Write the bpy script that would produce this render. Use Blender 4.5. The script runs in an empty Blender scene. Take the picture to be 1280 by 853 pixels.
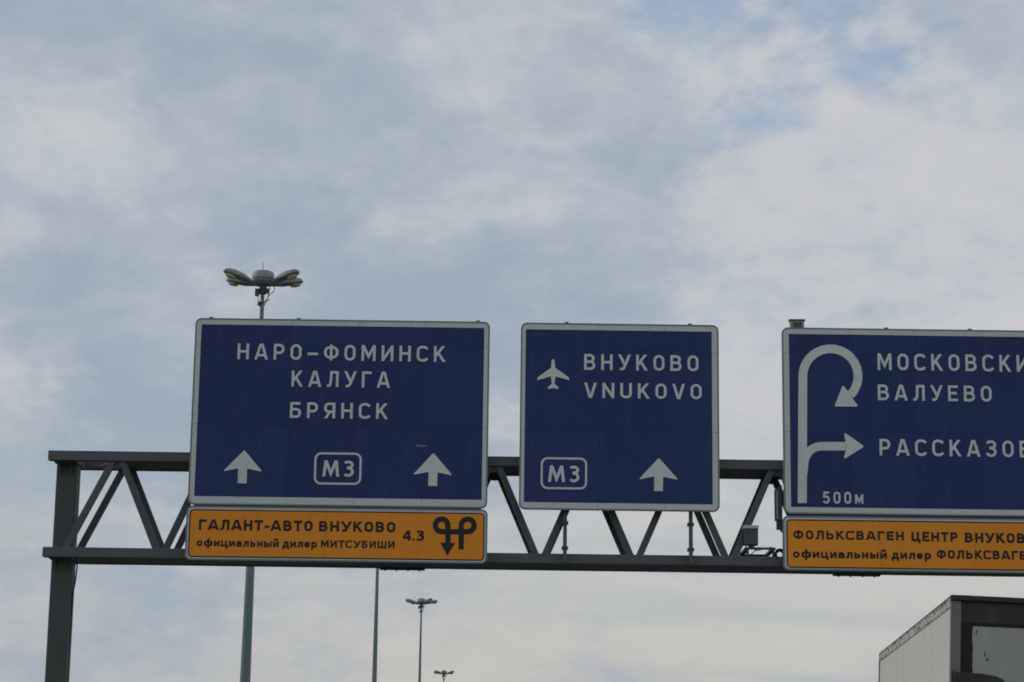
import bpy, bmesh, math, random
import numpy as np
from mathutils import Vector, Matrix
S = bpy.context.scene
C = S.collection
R = math.radians

# ------------------------------------------------------------------ camera
FPX, PITCH, ROLL, CAMZ = 2747.0, R(12.1), R(0.766), 1.4
_fw = np.array([0, math.cos(PITCH), math.sin(PITCH)])
_u0 = np.array([0, -math.sin(PITCH), math.cos(PITCH)])
_r0 = np.array([1.0, 0, 0])
_rt = _r0*math.cos(ROLL) + _u0*math.sin(ROLL)
_up = _u0*math.cos(ROLL) - _r0*math.sin(ROLL)
cd = bpy.data.cameras.new('camera')
cam = bpy.data.objects.new('camera', cd); C.objects.link(cam)
cd.sensor_width = 36; cd.lens = FPX/1280*36
cd.clip_start = 0.1; cd.clip_end = 6000
m = Matrix(((_rt[0], _up[0], -_fw[0], 0), (_rt[1], _up[1], -_fw[1], 0), (_rt[2], _up[2], -_fw[2], CAMZ), (0, 0, 0, 1)))
cam.matrix_world = m
S.camera = cam

# ------------------------------------------------------------------ world and sun
SUN_EL, SUN_AZ = R(26), R(-76)      # azimuth clockwise from +Y
W = bpy.data.worlds.new('World'); S.world = W; W.use_nodes = True
nt = W.node_tree; nt.nodes.clear()
def N(t, **kw):
    n = nt.nodes.new(t)
    for k, v in kw.items(): setattr(n, k, v)
    return n
def L(a, b): nt.links.new(a, b)
def math_(op, a, b=None, c=None, clamp=False):
    n = N('ShaderNodeMath', operation=op, use_clamp=clamp)
    for i, v in enumerate((a, b, c)):
        if v is None: continue
        if isinstance(v, (int, float)): n.inputs[i].default_value = v
        else: L(v, n.inputs[i])
    return n.outputs[0]
def mix(f, a, b):
    n = N('ShaderNodeMix', data_type='RGBA')
    for sock, v in ((n.inputs[0], f), (n.inputs[6], a), (n.inputs[7], b)):
        if isinstance(v, (int, float)): sock.default_value = v
        elif isinstance(v, tuple): sock.default_value = (*v, 1)
        else: L(v, sock)
    return n.outputs[2]
def ramp(v, a, b):
    n = N('ShaderNodeMapRange', interpolation_type='SMOOTHSTEP')
    n.inputs['From Min'].default_value = a; n.inputs['From Max'].default_value = b
    L(v, n.inputs['Value']); return n.outputs['Result']
tc = N('ShaderNodeTexCoord'); sx = N('ShaderNodeSeparateXYZ'); L(tc.outputs['Generated'], sx.inputs[0])
zc = math_('MAXIMUM', sx.outputs[2], 0.0)
den = math_('ADD', zc, 0.42)
px_ = math_('DIVIDE', sx.outputs[0], den); py_ = math_('DIVIDE', sx.outputs[1], den)
cb = N('ShaderNodeCombineXYZ'); L(px_, cb.inputs[0]); L(py_, cb.inputs[1]); cb.inputs[2].default_value = 3.7
def noise(scale, detail, rough, dist, off=(0, 0, 0), st=(1, 1, 1)):
    mp = N('ShaderNodeMapping'); mp.inputs['Location'].default_value = off; mp.inputs['Scale'].default_value = st
    L(cb.outputs[0], mp.inputs[0])
    n = N('ShaderNodeTexNoise'); n.inputs['Scale'].default_value = scale; n.inputs['Detail'].default_value = detail
    n.inputs['Roughness'].default_value = rough; n.inputs['Distortion'].default_value = dist
    L(mp.outputs[0], n.inputs['Vector']); return n.outputs[0]
def toward(az, el, lo, hi):         # broad soft cloud bank centred on a compass direction
    d = (math.sin(R(az))*math.cos(R(el)), math.cos(R(az))*math.cos(R(el)), math.sin(R(el)))
    n = N('ShaderNodeVectorMath', operation='DOT_PRODUCT'); L(tc.outputs['Generated'], n.inputs[0]); n.inputs[1].default_value = d
    return ramp(n.outputs['Value'], math.cos(R(lo)), math.cos(R(hi)))
sky = N('ShaderNodeTexSky', sky_type='NISHITA', sun_disc=False, sun_elevation=SUN_EL, sun_rotation=SUN_AZ)
sky.air_density = 1.0; sky.dust_density = 1.2; sky.ozone_density = 1.5
n_big = noise(2.6, 3, 0.5, 0.0, (1.3, 0.4, 0))
n_mid = noise(6.0, 9, 0.60, 0.25, (0.2, 5.1, 0))
n_gap = noise(9.0, 7, 0.58, 0.2, (7.4, 2.2, 0))
n_puff = noise(15.0, 8, 0.60, 0.3, (2.0, 9.0, 0))
n_fine = noise(38.0, 6, 0.60, 0.2, (5.0, 3.0, 0))
K = 10.0; SKYK = 1.5
GREY = (0.338*K, 0.409*K, 0.488*K)
PALE = (0.552*K, 0.582*K, 0.618*K)
CREAM = (0.585*K, 0.580*K, 0.585*K)
WARM = (0.550*K, 0.535*K, 0.495*K)
bank = toward(-5.5, 16, 11, 3)                       # the darker bank on the left
low = ramp(zc, 0.20, 0.10)                         # brighter, warmer towards the horizon
right = toward(10, 13.5, 14, 5)                      # the lighter, more broken cloud on the right
t = math_('MULTIPLY', n_big, 0.8)
t = math_('ADD', t, math_('MULTIPLY', n_mid, 0.85))
t = math_('SUBTRACT', t, math_('MULTIPLY', bank, 0.19))
t = math_('ADD', t, math_('MULTIPLY', low, 0.05))
t = math_('ADD', t, math_('MULTIPLY', right, 0.09))
t = math_('ADD', t, math_('MULTIPLY', math_('SUBTRACT', n_puff, 0.5), math_('MULTIPLY_ADD', low, -0.25, 0.48)))
t = math_('ADD', t, math_('MULTIPLY', math_('SUBTRACT', n_fine, 0.5), 0.22))
bright = ramp(t, 0.52, 1.06)
puff = math_('ADD', math_('MULTIPLY', n_puff, 0.6), math_('MULTIPLY', n_mid, 0.55))
puff = math_('SUBTRACT', puff, math_('MULTIPLY', bank, 0.11))
puff = ramp(math_('ADD', puff, math_('MULTIPLY', right, 0.03)), 0.52, 0.74)                      # small soft puffs lit cream
cloud = mix(bright, GREY, mix(ramp(zc, 0.22, 0.03), PALE, WARM))
cloud = mix(math_('MULTIPLY', puff, math_('MULTIPLY_ADD', low, -0.35, 0.55)), cloud, CREAM)
cover = math_('SUBTRACT', math_('ADD', n_gap, 0.16), math_('MULTIPLY', toward(8, 24.5, 13, 3), 0.235))
cover = math_('ADD', cover, math_('MULTIPLY', n_mid, 0.35))
cover = ramp(cover, 0.46, 0.64)
cover = math_('MAXIMUM', cover, math_('MULTIPLY', ramp(zc, 0.30, 0.22), 0.9))
hs = N('ShaderNodeVectorMath', operation='SCALE'); L(sky.outputs[0], hs.inputs[0]); hs.inputs['Scale'].default_value = SKYK
streak = noise(3.0, 6, 0.55, 0.3, (3.1, 1.7, 0), (0.45, 3.2, 1))
streak = math_('MULTIPLY', ramp(streak, 0.46, 0.66), math_('MULTIPLY', ramp(zc, 0.20, 0.10), 0.62))
cloud = mix(streak, cloud, (0.385*K, 0.455*K, 0.485*K))
col = mix(math_('MULTIPLY_ADD', cover, 0.62, 0.38), hs.outputs[0], cloud)
bg = N('ShaderNodeBackground'); bg.inputs['Strength'].default_value = 0.1; L(col, bg.inputs['Color'])
wo = N('ShaderNodeOutputWorld'); L(bg.outputs[0], wo.inputs[0])

sd = bpy.data.lights.new('sun', 'SUN'); sd.energy = 0.9; sd.angle = R(12); sd.color = (1, 0.93, 0.82)
so = bpy.data.objects.new('sun', sd); C.objects.link(so)
sdir = Vector((math.sin(SUN_AZ)*math.cos(SUN_EL), math.cos(SUN_AZ)*math.cos(SUN_EL), math.sin(SUN_EL)))
so.rotation_euler = sdir.to_track_quat('Z', 'Y').to_euler(); so.location = (-30, 20, 30)
S.view_settings.view_transform = 'Standard'; S.view_settings.look = 'None'
S.view_settings.exposure = 0.0; S.view_settings.gamma = 1.0
S.cycles.filter_width = 1.8
S.cycles.max_bounces = 6

# ------------------------------------------------------------------ materials
def mat(name, col, rough=0.6, metal=0.0, var=0.15, scale=6.0, spec=0.4, dirt=None, dirt_amt=0.3, bump=0.0, per_obj=0.0, stretch=(1, 1, 1), dscale=1.5, dlo=0.52, dhi=0.72):
    M = bpy.data.materials.new(name); M.use_nodes = True
    t_ = M.node_tree; b = t_.nodes['Principled BSDF']
    b.inputs['Roughness'].default_value = rough; b.inputs['Metallic'].default_value = metal
    b.inputs['Specular IOR Level'].default_value = spec
    co = t_.nodes.new('ShaderNodeTexCoord'); mp = t_.nodes.new('ShaderNodeMapping'); mp.inputs['Scale'].default_value = stretch
    t_.links.new(co.outputs['Object'], mp.inputs[0])
    n = t_.nodes.new('ShaderNodeTexNoise'); n.inputs['Scale'].default_value = scale; n.inputs['Detail'].default_value = 6; n.inputs['Roughness'].default_value = 0.62
    t_.links.new(mp.outputs[0], n.inputs['Vector'])
    mx = t_.nodes.new('ShaderNodeMix'); mx.data_type = 'RGBA'
    mx.inputs[6].default_value = tuple(c*(1-var) for c in col)+(1,); mx.inputs[7].default_value = tuple(min(1, c*(1+var)) for c in col)+(1,)
    t_.links.new(n.outputs[0], mx.inputs[0]); out = mx.outputs[2]
    if dirt:
        n2 = t_.nodes.new('ShaderNodeTexNoise'); n2.inputs['Scale'].default_value = dscale; n2.inputs['Detail'].default_value = 8; n2.inputs['Roughness'].default_value = 0.7
        t_.links.new(mp.outputs[0], n2.inputs['Vector'])
        r_ = t_.nodes.new('ShaderNodeMapRange'); r_.inputs['From Min'].default_value = dlo; r_.inputs['From Max'].default_value = dhi; r_.inputs['To Max'].default_value = dirt_amt
        t_.links.new(n2.outputs[0], r_.inputs['Value'])
        m2 = t_.nodes.new('ShaderNodeMix'); m2.data_type = 'RGBA'; m2.inputs[7].default_value = (*dirt, 1)
        t_.links.new(r_.outputs[0], m2.inputs[0]); t_.links.new(out, m2.inputs[6]); out = m2.outputs[2]
    if per_obj:
        oi = t_.nodes.new('ShaderNodeObjectInfo'); r_ = t_.nodes.new('ShaderNodeMapRange')
        r_.inputs['To Min'].default_value = 1-per_obj; r_.inputs['To Max'].default_value = 1+per_obj
        t_.links.new(oi.outputs['Random'], r_.inputs['Value'])
        vm = t_.nodes.new('ShaderNodeVectorMath'); vm.operation = 'SCALE'
        t_.links.new(out, vm.inputs[0]); t_.links.new(r_.outputs[0], vm.inputs['Scale']); out = vm.outputs[0]
    t_.links.new(out, b.inputs['Base Color'])
    if bump:
        bp = t_.nodes.new('ShaderNodeBump'); bp.inputs['Strength'].default_value = bump; bp.inputs['Distance'].default_value = 0.01
        t_.links.new(n.outputs[0], bp.inputs['Height']); t_.links.new(bp.outputs[0], b.inputs['Normal'])
    return M
steel = mat('gantry_paint', (0.090, 0.105, 0.111), 0.6, 0.0, 0.14, 2.5, 0.35, dirt=(0.06, 0.062, 0.06), dirt_amt=0.5, per_obj=0.09)
steel_col = mat('column_paint', (0.066, 0.080, 0.079), 0.6, 0.0, 0.16, 1.5, 0.35, dirt=(0.04, 0.043, 0.042), dirt_amt=0.5, stretch=(1, 1, 0.3))
steel_dark = mat('dark_steel', (0.055, 0.060, 0.062), 0.55, 0.0, 0.2, 8)
galv = mat('galvanised_steel', (0.26, 0.28, 0.285), 0.5, 0.2, 0.15, 9)
alloy = mat('sign_rim_alloy', (0.20, 0.215, 0.21), 0.5, 0.2, 0.12, 5)
white = mat('sign_white_film', (0.57, 0.61, 0.60), 0.45, 0, 0.04, 1.6, 0.3, dirt=(0.38, 0.39, 0.37), dirt_amt=0.35, per_obj=0.025, stretch=(3, 1, 0.6))
letterm = mat('sign_letter_film', (0.62, 0.66, 0.65), 0.45, 0, 0.09, 2, 0.3, dirt=(0.42, 0.45, 0.44), dirt_amt=0.5, per_obj=0.03)
bluem = mat('sign_blue_film', (0.017, 0.036, 0.138), 0.42, 0, 0.10, 1.0, 0.22, dirt=(0.045, 0.062, 0.16), dirt_amt=0.45, per_obj=0.07, stretch=(2, 1, 0.5), dscale=2.5)
orangem = mat('sign_orange_film', (0.82, 0.285, 0.018), 0.42, 0, 0.05, 1.2, 0.25, dirt=(0.62, 0.22, 0.03), dirt_amt=0.5, per_obj=0.04, stretch=(3, 1, 0.7))
blackm = mat('sign_black_film', (0.028, 0.026, 0.028), 0.5, 0, 0.1, 4, 0.2)
greybox = mat('equipment_box_grey', (0.075, 0.085, 0.08), 0.5, 0, 0.1, 6)
greylid = mat('equipment_lid', (0.50, 0.52, 0.53), 0.5, 0, 0.1, 6)
cablem = mat('black_cable', (0.025, 0.025, 0.027), 0.6, 0, 0.1, 6)
mastm = mat('mast_paint', (0.15, 0.205, 0.215), 0.45, 0.1, 0.15, 3, stretch=(1, 1, 0.2))
domem = mat('lamp_dome_grey', (0.26, 0.28, 0.29), 0.5, 0, 0.1, 6)
lumm = mat('luminaire_grey', (0.20, 0.225, 0.24), 0.45, 0, 0.1, 6)
lensm = mat('luminaire_lens', (0.50, 0.49, 0.40), 0.25, 0, 0.08, 9)
wallm = mat('truck_white_panel', (0.60, 0.585, 0.55), 0.5, 0, 0.05, 1.5, 0.35, dirt=(0.42, 0.39, 0.34), dirt_amt=0.4, per_obj=0.04, stretch=(1, 2.5, 0.25))
railm = mat('truck_stained_rail', (0.50, 0.48, 0.42), 0.6, 0, 0.2, 9, dirt=(0.07, 0.065, 0.06), dirt_amt=1.0, dscale=5, dlo=0.50, dhi=0.60, stretch=(1, 1, 2.5))
tframe = mat('truck_dark_frame', (0.035, 0.036, 0.033), 0.6, 0, 0.4, 5, dirt=(0.085, 0.075, 0.06), dirt_amt=0.9, dscale=3, bump=0.4)
tpost = mat('truck_worn_post', (0.19, 0.182, 0.165), 0.55, 0, 0.15, 4, dirt=(0.10, 0.10, 0.09), dirt_amt=0.7, stretch=(2, 2, 0.6), dscale=3)
doorm = mat('truck_door_grey', (0.41, 0.40, 0.375), 0.6, 0, 0.12, 2.5, dirt=(0.20, 0.21, 0.20), dirt_amt=0.5, stretch=(1, 1, 0.6))
rubber = mat('rubber', (0.018, 0.018, 0.018), 0.8, 0, 0.3, 12, bump=0.4)
cabm = mat('cab_paint', (0.55, 0.56, 0.56), 0.35, 0, 0.05, 3)
glassm = mat('cab_glass', (0.02, 0.025, 0.03), 0.08, 0, 0.05, 3, 0.6)
redm = mat('tail_light_red', (0.35, 0.02, 0.015), 0.3, 0, 0.1, 5)
asphalt = mat('asphalt', (0.055, 0.055, 0.057), 0.9, 0, 0.25, 3, bump=0.3, dirt=(0.075, 0.073, 0.07), dirt_amt=0.5)
markm = mat('road_marking_white', (0.62, 0.62, 0.60), 0.7, 0, 0.1, 5, dirt=(0.3, 0.3, 0.29), dirt_amt=0.5)
grassm = mat('ground_grass', (0.075, 0.095, 0.04), 0.95, 0, 0.4, 0.8, bump=0.6, dirt=(0.12, 0.10, 0.06), dirt_amt=0.6, dscale=0.1)
concm = mat('kerb_concrete', (0.32, 0.31, 0.29), 0.85, 0, 0.15, 4)
scuffm = mat('scuff_pale', (0.17, 0.20, 0.28), 0.6, 0, 0.3, 20)

# ------------------------------------------------------------------ helpers
class MB:
    def __init__(s): s.v = []; s.f = []
    def add(s, vs, fs):
        o = len(s.v); s.v += [tuple(map(float, p)) for p in vs]; s.f += [tuple(i+o for i in f) for f in fs]
    def box(s, x0, x1, y0, y1, z0, z1):
        s.add([(x0, y0, z0), (x1, y0, z0), (x1, y1, z0), (x0, y1, z0), (x0, y0, z1), (x1, y0, z1), (x1, y1, z1), (x0, y1, z1)],
              [(0, 3, 2, 1), (4, 5, 6, 7), (0, 1, 5, 4), (1, 2, 6, 5), (2, 3, 7, 6), (3, 0, 4, 7)]); return s
    def prism(s, poly, y0, y1):      # polygon in x,z extruded along y
        n = len(poly)
        if n < 3: return s
        a = sum(poly[i][0]*poly[(i+1) % n][1]-poly[(i+1) % n][0]*poly[i][1] for i in range(n))
        if a < 0: poly = poly[::-1]
        s.add([(x, y0, z) for x, z in poly]+[(x, y1, z) for x, z in poly],
              [tuple(range(n)), tuple(range(2*n-1, n-1, -1))]+[(i, n+i, n+(i+1) % n, (i+1) % n) for i in range(n)]); return s
    def ring(s, a, b, y0, y1):       # a outer, b inner outline, same number of points, counter-clockwise
        n = len(a); P = [(x, y0, z) for x, z in a]+[(x, y0, z) for x, z in b]+[(x, y1, z) for x, z in a]+[(x, y1, z) for x, z in b]
        F = []
        for i in range(n):
            j = (i+1) % n
            F += [(i, j, n+j, n+i), (2*n+j, 2*n+i, 3*n+i, 3*n+j), (j, i, 2*n+i, 2*n+j), (n+i, n+j, 3*n+j, 3*n+i)]
        s.add(P, F); return s
    def bar(s, p, q, w, d, upv=(0, 1, 0)):
        p, q = Vector(p), Vector(q); ax = (q-p).normalized(); u = Vector(upv); sd_ = ax.cross(u).normalized(); u = sd_.cross(ax)
        vs = [e + sd_*a*w/2 + u*b*d/2 for e in (p, q) for a, b in ((-1, -1), (1, -1), (1, 1), (-1, 1))]
        s.add(vs, [(0, 1, 2, 3), (7, 6, 5, 4), (0, 4, 5, 1), (1, 5, 6, 2), (2, 6, 7, 3), (3, 7, 4, 0)]); return s
    def tube(s, pts, r, n=8, r2=None):
        pts = [Vector(p) for p in pts]; rings = []
        for i, p in enumerate(pts):
            t_ = (pts[min(i+1, len(pts)-1)]-pts[max(i-1, 0)]).normalized()
            a = Vector((0, 0, 1)) if abs(t_.z) < 0.9 else Vector((1, 0, 0))
            x = t_.cross(a).normalized(); y = t_.cross(x)
            rr = r if r2 is None else r+(r2-r)*i/(len(pts)-1)
            rings.append([p+x*math.cos(2*math.pi*k/n)*rr+y*math.sin(2*math.pi*k/n)*rr for k in range(n)])
        vs = [v for r_ in rings for v in r_]; fs = []
        for i in range(len(rings)-1):
            for k in range(n): fs.append((i*n+k, i*n+(k+1) % n, (i+1)*n+(k+1) % n, (i+1)*n+k))
        fs += [tuple(range(n-1, -1, -1)), tuple((len(rings)-1)*n+k for k in range(n))]
        s.add(vs, fs); return s
    def lathe(s, prof, n=24, c=(0, 0, 0)):
        vs = []; fs = []
        for r, z in prof:
            vs += [(c[0]+r*math.cos(2*math.pi*k/n), c[1]+r*math.sin(2*math.pi*k/n), c[2]+z) for k in range(n)]
        for i in range(len(prof)-1):
            for k in range(n): fs.append((i*n+k, i*n+(k+1) % n, (i+1)*n+(k+1) % n, (i+1)*n+k))
        fs += [tuple(range(n-1, -1, -1)), tuple((len(prof)-1)*n+k for k in range(n))]
        s.add(vs, fs); return s
    def build(s, name, m_, parent=None, smooth=False, origin=None, bevel=0):
        """vertices are given in the frame of the thing; a part gets its own origin at its centre"""
        me = bpy.data.meshes.new(name)
        V = np.array(s.v)
        o = (V.min(0)+V.max(0))/2 if parent is not None else np.array(origin if origin is not None else (0, 0, 0))
        me.from_pydata([tuple(p-o) for p in V], [], s.f); me.validate()
        b = bmesh.new(); b.from_mesh(me); bmesh.ops.recalc_face_normals(b, faces=b.faces); b.to_mesh(me); b.free()
        me.materials.append(m_)
        if smooth:
            for p in me.polygons: p.use_smooth = True
            me.set_sharp_from_angle(angle=R(40))
        ob = bpy.data.objects.new(name, me); C.objects.link(ob)
        if parent is not None:
            ob.parent = parent; po = ORI.get(parent.name, np.zeros(3)); ob.location = o-po
        else: ob.location = o
        ORI[ob.name] = o
        if bevel:
            md = ob.modifiers.new('bevel', 'BEVEL'); md.width = bevel; md.segments = 2
        return ob
ORI = {}     # origin of every object in the frame of its thing
def thing(name, label, cat, loc, rot=(0, 0, 0), group=None):
    o = bpy.data.objects.new(name, None); C.objects.link(o); o.empty_display_size = 0.3
    o.location = loc; o.rotation_euler = rot; tag(o, label, cat, group); ORI[o.name] = np.zeros(3); return o
def tag(o, label, cat, group=None):
    o['label'] = label; o['category'] = cat
    if group: o['group'] = group
    return o
def struct(mb, name, m_):
    o = mb.build(name, m_); o['kind'] = 'structure'; return o
def copy_tree(o, parent=None):
    c = o.copy(); C.objects.link(c)
    if parent is not None: c.parent = parent
    for ch in list(o.children): copy_tree(ch, c)
    return c
def at(px, py, Y):                    # the place at distance Y that the photograph shows there
    d = _rt*(px-640)/FPX - _up*(py-426.5)/FPX + _fw
    d = d*(Y/d[1]); return np.array([d[0], d[1], d[2]+CAMZ])
def rrect(x0, x1, z0, z1, r, n=6):
    P = []
    for cx, cz, a0 in ((x1-r, z0+r, -90), (x1-r, z1-r, 0), (x0+r, z1-r, 90), (x0+r, z0+r, 180)):
        for k in range(n+1):
            a = R(a0+90*k/n); P.append((cx+r*math.cos(a), cz+r*math.sin(a)))
    return P
def clip(poly, axis, val, keep_gt):
    out = []
    for i in range(len(poly)):
        a, b = poly[i], poly[(i+1) % len(poly)]
        ia = (a[axis] >= val) == keep_gt or a[axis] == val; ib = (b[axis] >= val) == keep_gt or b[axis] == val
        if ia: out.append(a)
        if ia != ib:
            t_ = (val-a[axis])/(b[axis]-a[axis]); out.append((a[0]+(b[0]-a[0])*t_, a[1]+(b[1]-a[1])*t_))
    return out
def cliprect(poly, x0, x1, z0, z1):
    for ax, v, g in ((0, x0, True), (0, x1, False), (1, z0, True), (1, z1, False)):
        poly = clip(poly, ax, v, g)
        if len(poly) < 3: return []
    return poly

# ---- road-sign alphabet: strokes on a unit-high box
def arc(cx, cy, rx, ry, a0, a1, n=10):
    return [(cx+rx*math.cos(R(a0+(a1-a0)*k/n)), cy+ry*math.sin(R(a0+(a1-a0)*k/n))) for k in range(n+1)]
h = 0.078
def bowl(x0, x1, z0, z1, r=0.2):      # right-hand bowl of В, Р, Б ...
    rr = min(r, (z1-z0)/2)
    return [(x0, z0), (x1-rr, z0)]+arc(x1-rr, z0+rr, rr, rr, -90, 0, 6)[1:]+arc(x1-rr, z1-rr, rr, rr, 0, 90, 6)[0:]+[(x0, z1)]
def oval(x0, x1, z0, z1, k=0.27):
    k = min(k, (x1-x0)/2); P = []
    for cx, cz, a0 in ((x1-k, z0+k, -90), (x1-k, z1-k, 0), (x0+k, z1-k, 90), (x0+k, z0+k, 180)): P += arc(cx, cz, k, k, a0, a0+90, 6)
    return P+[P[0]]
def G(ch):
    """(width, strokes)"""
    l, b, t_ = h, h, 1-h
    if ch == 'Н': return .68, [[(l, 0), (l, 1)], [(.68-l, 0), (.68-l, 1)], [(l, .5), (.68-l, .5)]]
    if ch in 'АA': return .76, [[(.045, -.1), (.06, 0), (.345, 1.0), (.36, 1.05)], [(.715, -.1), (.70, 0), (.415, 1.0), (.40, 1.05)], [(.15, .27), (.61, .27)]]
    if ch == 'Р': return .64, [[(l, 0), (l, 1)], bowl(l, .64-l, .44, t_, .22)]
    if ch == 'В': return .67, [[(l, 0), (l, 1)], bowl(l, .63-l, .52, t_, .2), bowl(l, .67-l, b, .52, .22)]
    if ch == 'Б': return .65, [[(l, 0), (l, 1)], [(l, t_), (.60, t_)], bowl(l, .65-l, b, .55, .2)]
    if ch in 'ОO': return .66, [oval(l, .66-l, b, t_, .26)]
    if ch == '0': return .60, [oval(l, .60-l, b, t_, .23)]
    if ch == '–': return .62, [[(0, .40), (.62, .40)]]
    if ch == 'Ф': return .86, [[(.43, -.02), (.43, 1.02)], oval(l, .86-l, .2, .82, .26)]
    if ch == 'М': return .84, [[(l, 0), (l, 1)], [(.84-l, 0), (.84-l, 1)], [(l-.01, 1.1), (l+.02, .98), (.42, .28), (.84-l-.02, .98), (.84-l+.01, 1.1)]]
    if ch == 'И': return .70, [[(l, 0), (l, 1)], [(.70-l, 0), (.70-l, 1)], [(l, .06), (.70-l, .94)]]
    if ch == 'Й': return .70, [[(l, 0), (l, 1)], [(.70-l, 0), (.70-l, 1)], [(l, .06), (.70-l, .94)], [(.2, 1.17), (.35, 1.12), (.5, 1.17)]]
    if ch == 'N': return .70, [[(l, 0), (l, 1)], [(.70-l, 0), (.70-l, 1)], [(l, .94), (.70-l, .06)]]
    if ch == 'С': return .66, [arc(.36, .70, .285, .228, 22, 90, 6)+arc(.33, .70, .258, .228, 90, 180, 6)+arc(.33, .30, .258, .228, 180, 270, 6)+arc(.36, .30, .285, .228, 270, 338, 6)]
    if ch in 'КK': return .68, [[(l, 0), (l, 1)], [(.10, .36), (.60, 1.05)], [(.27, .56), (.66, -.08)]]
    if ch == 'Л': return .70, [[(.70-l, 0), (.70-l, 1)], [(.70-l, t_), (.24, t_)], [(.26, 1.0), (.235, .35), (.20, .15), (.13, b), (.0, b)]]
    if ch in 'У': return .70, [[(.02, 1.08), (.37, .36)], [(.69, 1.08), (.36, .22), (.30, .12), (.22, b), (.08, b)]]
    if ch == 'Г': return .58, [[(l, 0), (l, 1)], [(l, t_), (.58, t_)]]
    if ch == 'Я': return .66, [[(.66-l, 0), (.66-l, 1)], [(.66-l-p[0]+l, p[1]) for p in bowl(l, .66-l, .42, t_, .22)], [(.36, .44), (.05, -.08)]]
    if ch == 'Е': return .60, [[(l, 0), (l, 1)], [(l, b), (.60, b)], [(l, t_), (.60, t_)], [(l, .51), (.54, .51)]]
    if ch == 'З': return .62, [arc(.30, .74, .235, .19, 160, 90, 5)+arc(.30, .735, .24, .195, 90, -90, 9)[1:]+[(.20, .54)], [(.20, .53)]+arc(.30, .30, .25, .23, 90, -90, 9)+arc(.30, .30, .25, .23, -90, -165, 5)[1:]]
    if ch == 'V': return .70, [[(.045, 1.1), (.06, 1.0), (.335, 0), (.345, -.05)], [(.655, 1.1), (.64, 1.0), (.365, 0), (.355, -.05)]]
    if ch == 'U': return .68, [[(l, 1.0), (l, .30)]+arc(.34, .30, .34-l, .30-b, 180, 360, 12)[1:]+[(.68-l, 1.0)]]
    if ch == '5': return .60, [[(.56, t_), (.13, t_), (.11, .55)]+arc(.29, .33, .24, .26, 120, 90, 3)+arc(.29, .33, .24, .26, 90, -90, 9)[1:]+arc(.29, .33, .24, .26, -90, -155, 4)[1:]]
    if ch == 'м': return .72, [[(l, 0), (l, .72)], [(.72-l, 0), (.72-l, .72)], [(l+.0, .8), (l+.02, .70), (.36, .20), (.72-l-.02, .70), (.72-l, .8)]]
    if ch == 'Т': return .62, [[(0, t_), (.62, t_)], [(.31, 0), (.31, 1)]]
    if ch == 'Ь': return .65, [[(l, 0), (l, 1)], bowl(l, .65-l, b, .58, .2)]
    if ch == 'Ц': return .76, [[(l, 0), (l, 1)], [(.66-l, 0), (.66-l, 1)], [(l, b), (.76, b)], [(.76-l*.8, b), (.76-l*.8, -.2)]]
    if ch == 'Ш': return .96, [[(l, 0), (l, 1)], [(.48, 0), (.48, 1)], [(.96-l, 0), (.96-l, 1)], [(l, b), (.96-l, b)]]
    if ch == '-': return .34, [[(0, .38), (.34, .38)]]
    if ch == '4': return .62, [[(.46, 0), (.46, 1)], [(.46, 1.1), (.40, .97), (.05, .33), (.0, .24)], [(.03, .30), (.62, .30)]]
    if ch == '.': return .20, [[(.0, .1), (.20, .1)]]
    # lower case, unit = x-height
    if ch == 'о': return .98, [oval(l, .98-l, b, t_, .4)]
    if ch == 'ф': return 1.42, [[(.71, -.38), (.71, 1.38)], oval(l, 1.42-l, b, t_, .40)]
    if ch == 'и': return .96, [[(l, 0), (l, 1)], [(.96-l, 0), (.96-l, 1)], [(l, .08), (.96-l, .92)]]
    if ch == 'й': return .96, [[(l, 0), (l, 1)], [(.96-l, 0), (.96-l, 1)], [(l, .08), (.96-l, .92)], [(.2, 1.42), (.34, 1.25), (.62, 1.25), (.76, 1.42)]]
    if ch == 'ц': return 1.08, [[(l, 0), (l, 1)], [(.94-l, 0), (.94-l, 1)], [(l, b), (1.08, b)], [(1.08-l*.8, b), (1.08-l*.8, -.3)]]
    if ch == 'а': return .92, [[(.08, .72)]+arc(.44, .60, .34, 1-b-.60, 155, 0, 8)+[(.78, .0)], [(.78, .56), (.35, .52)]+arc(.34, .28, .34-l+.0, .26, 90, 270, 8)+arc(.44, .32, .34, .32-b, 270, 360, 6)]
    if ch == 'л': return .94, [[(.94-l, 0), (.94-l, 1)], [(.94-l, t_), (.26, t_)], [(.33, 1.0), (.31, .45), (.25, .18), (.16, b), (.0, b)]]
    if ch == 'ь': return .88, [[(l, 0), (l, 1)], bowl(l, .88-l, b, .60, .25)]
    if ch == 'н': return .92, [[(l, 0), (l, 1)], [(.92-l, 0), (.92-l, 1)], [(l, .5), (.92-l, .5)]]
    if ch == 'ы': return 1.26, [[(l, 0), (l, 1)], bowl(l, .86-l, b, .60, .25), [(1.26-l, 0), (1.26-l, 1)]]
    if ch == 'д': return 1.04, [[(.80, b), (.80, 1)], [(.80, t_), (.28, t_)], [(.36, 1.0), (.33, .5), (.22, .1)], [(.0, b), (1.04, b)], [(l*.8, b), (l*.8, -.3)], [(1.04-l*.8, b), (1.04-l*.8, -.3)]]
    if ch == 'е': return .94, [[(l, .48), (.94-l*.6, .48)], arc(.47, .5, .47-l, .5-b, 0, 325, 20)]
    if ch == 'р': return .96, [[(l, -.38), (l, 1)], oval(l, .96-l, b, t_, .36)]
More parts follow.
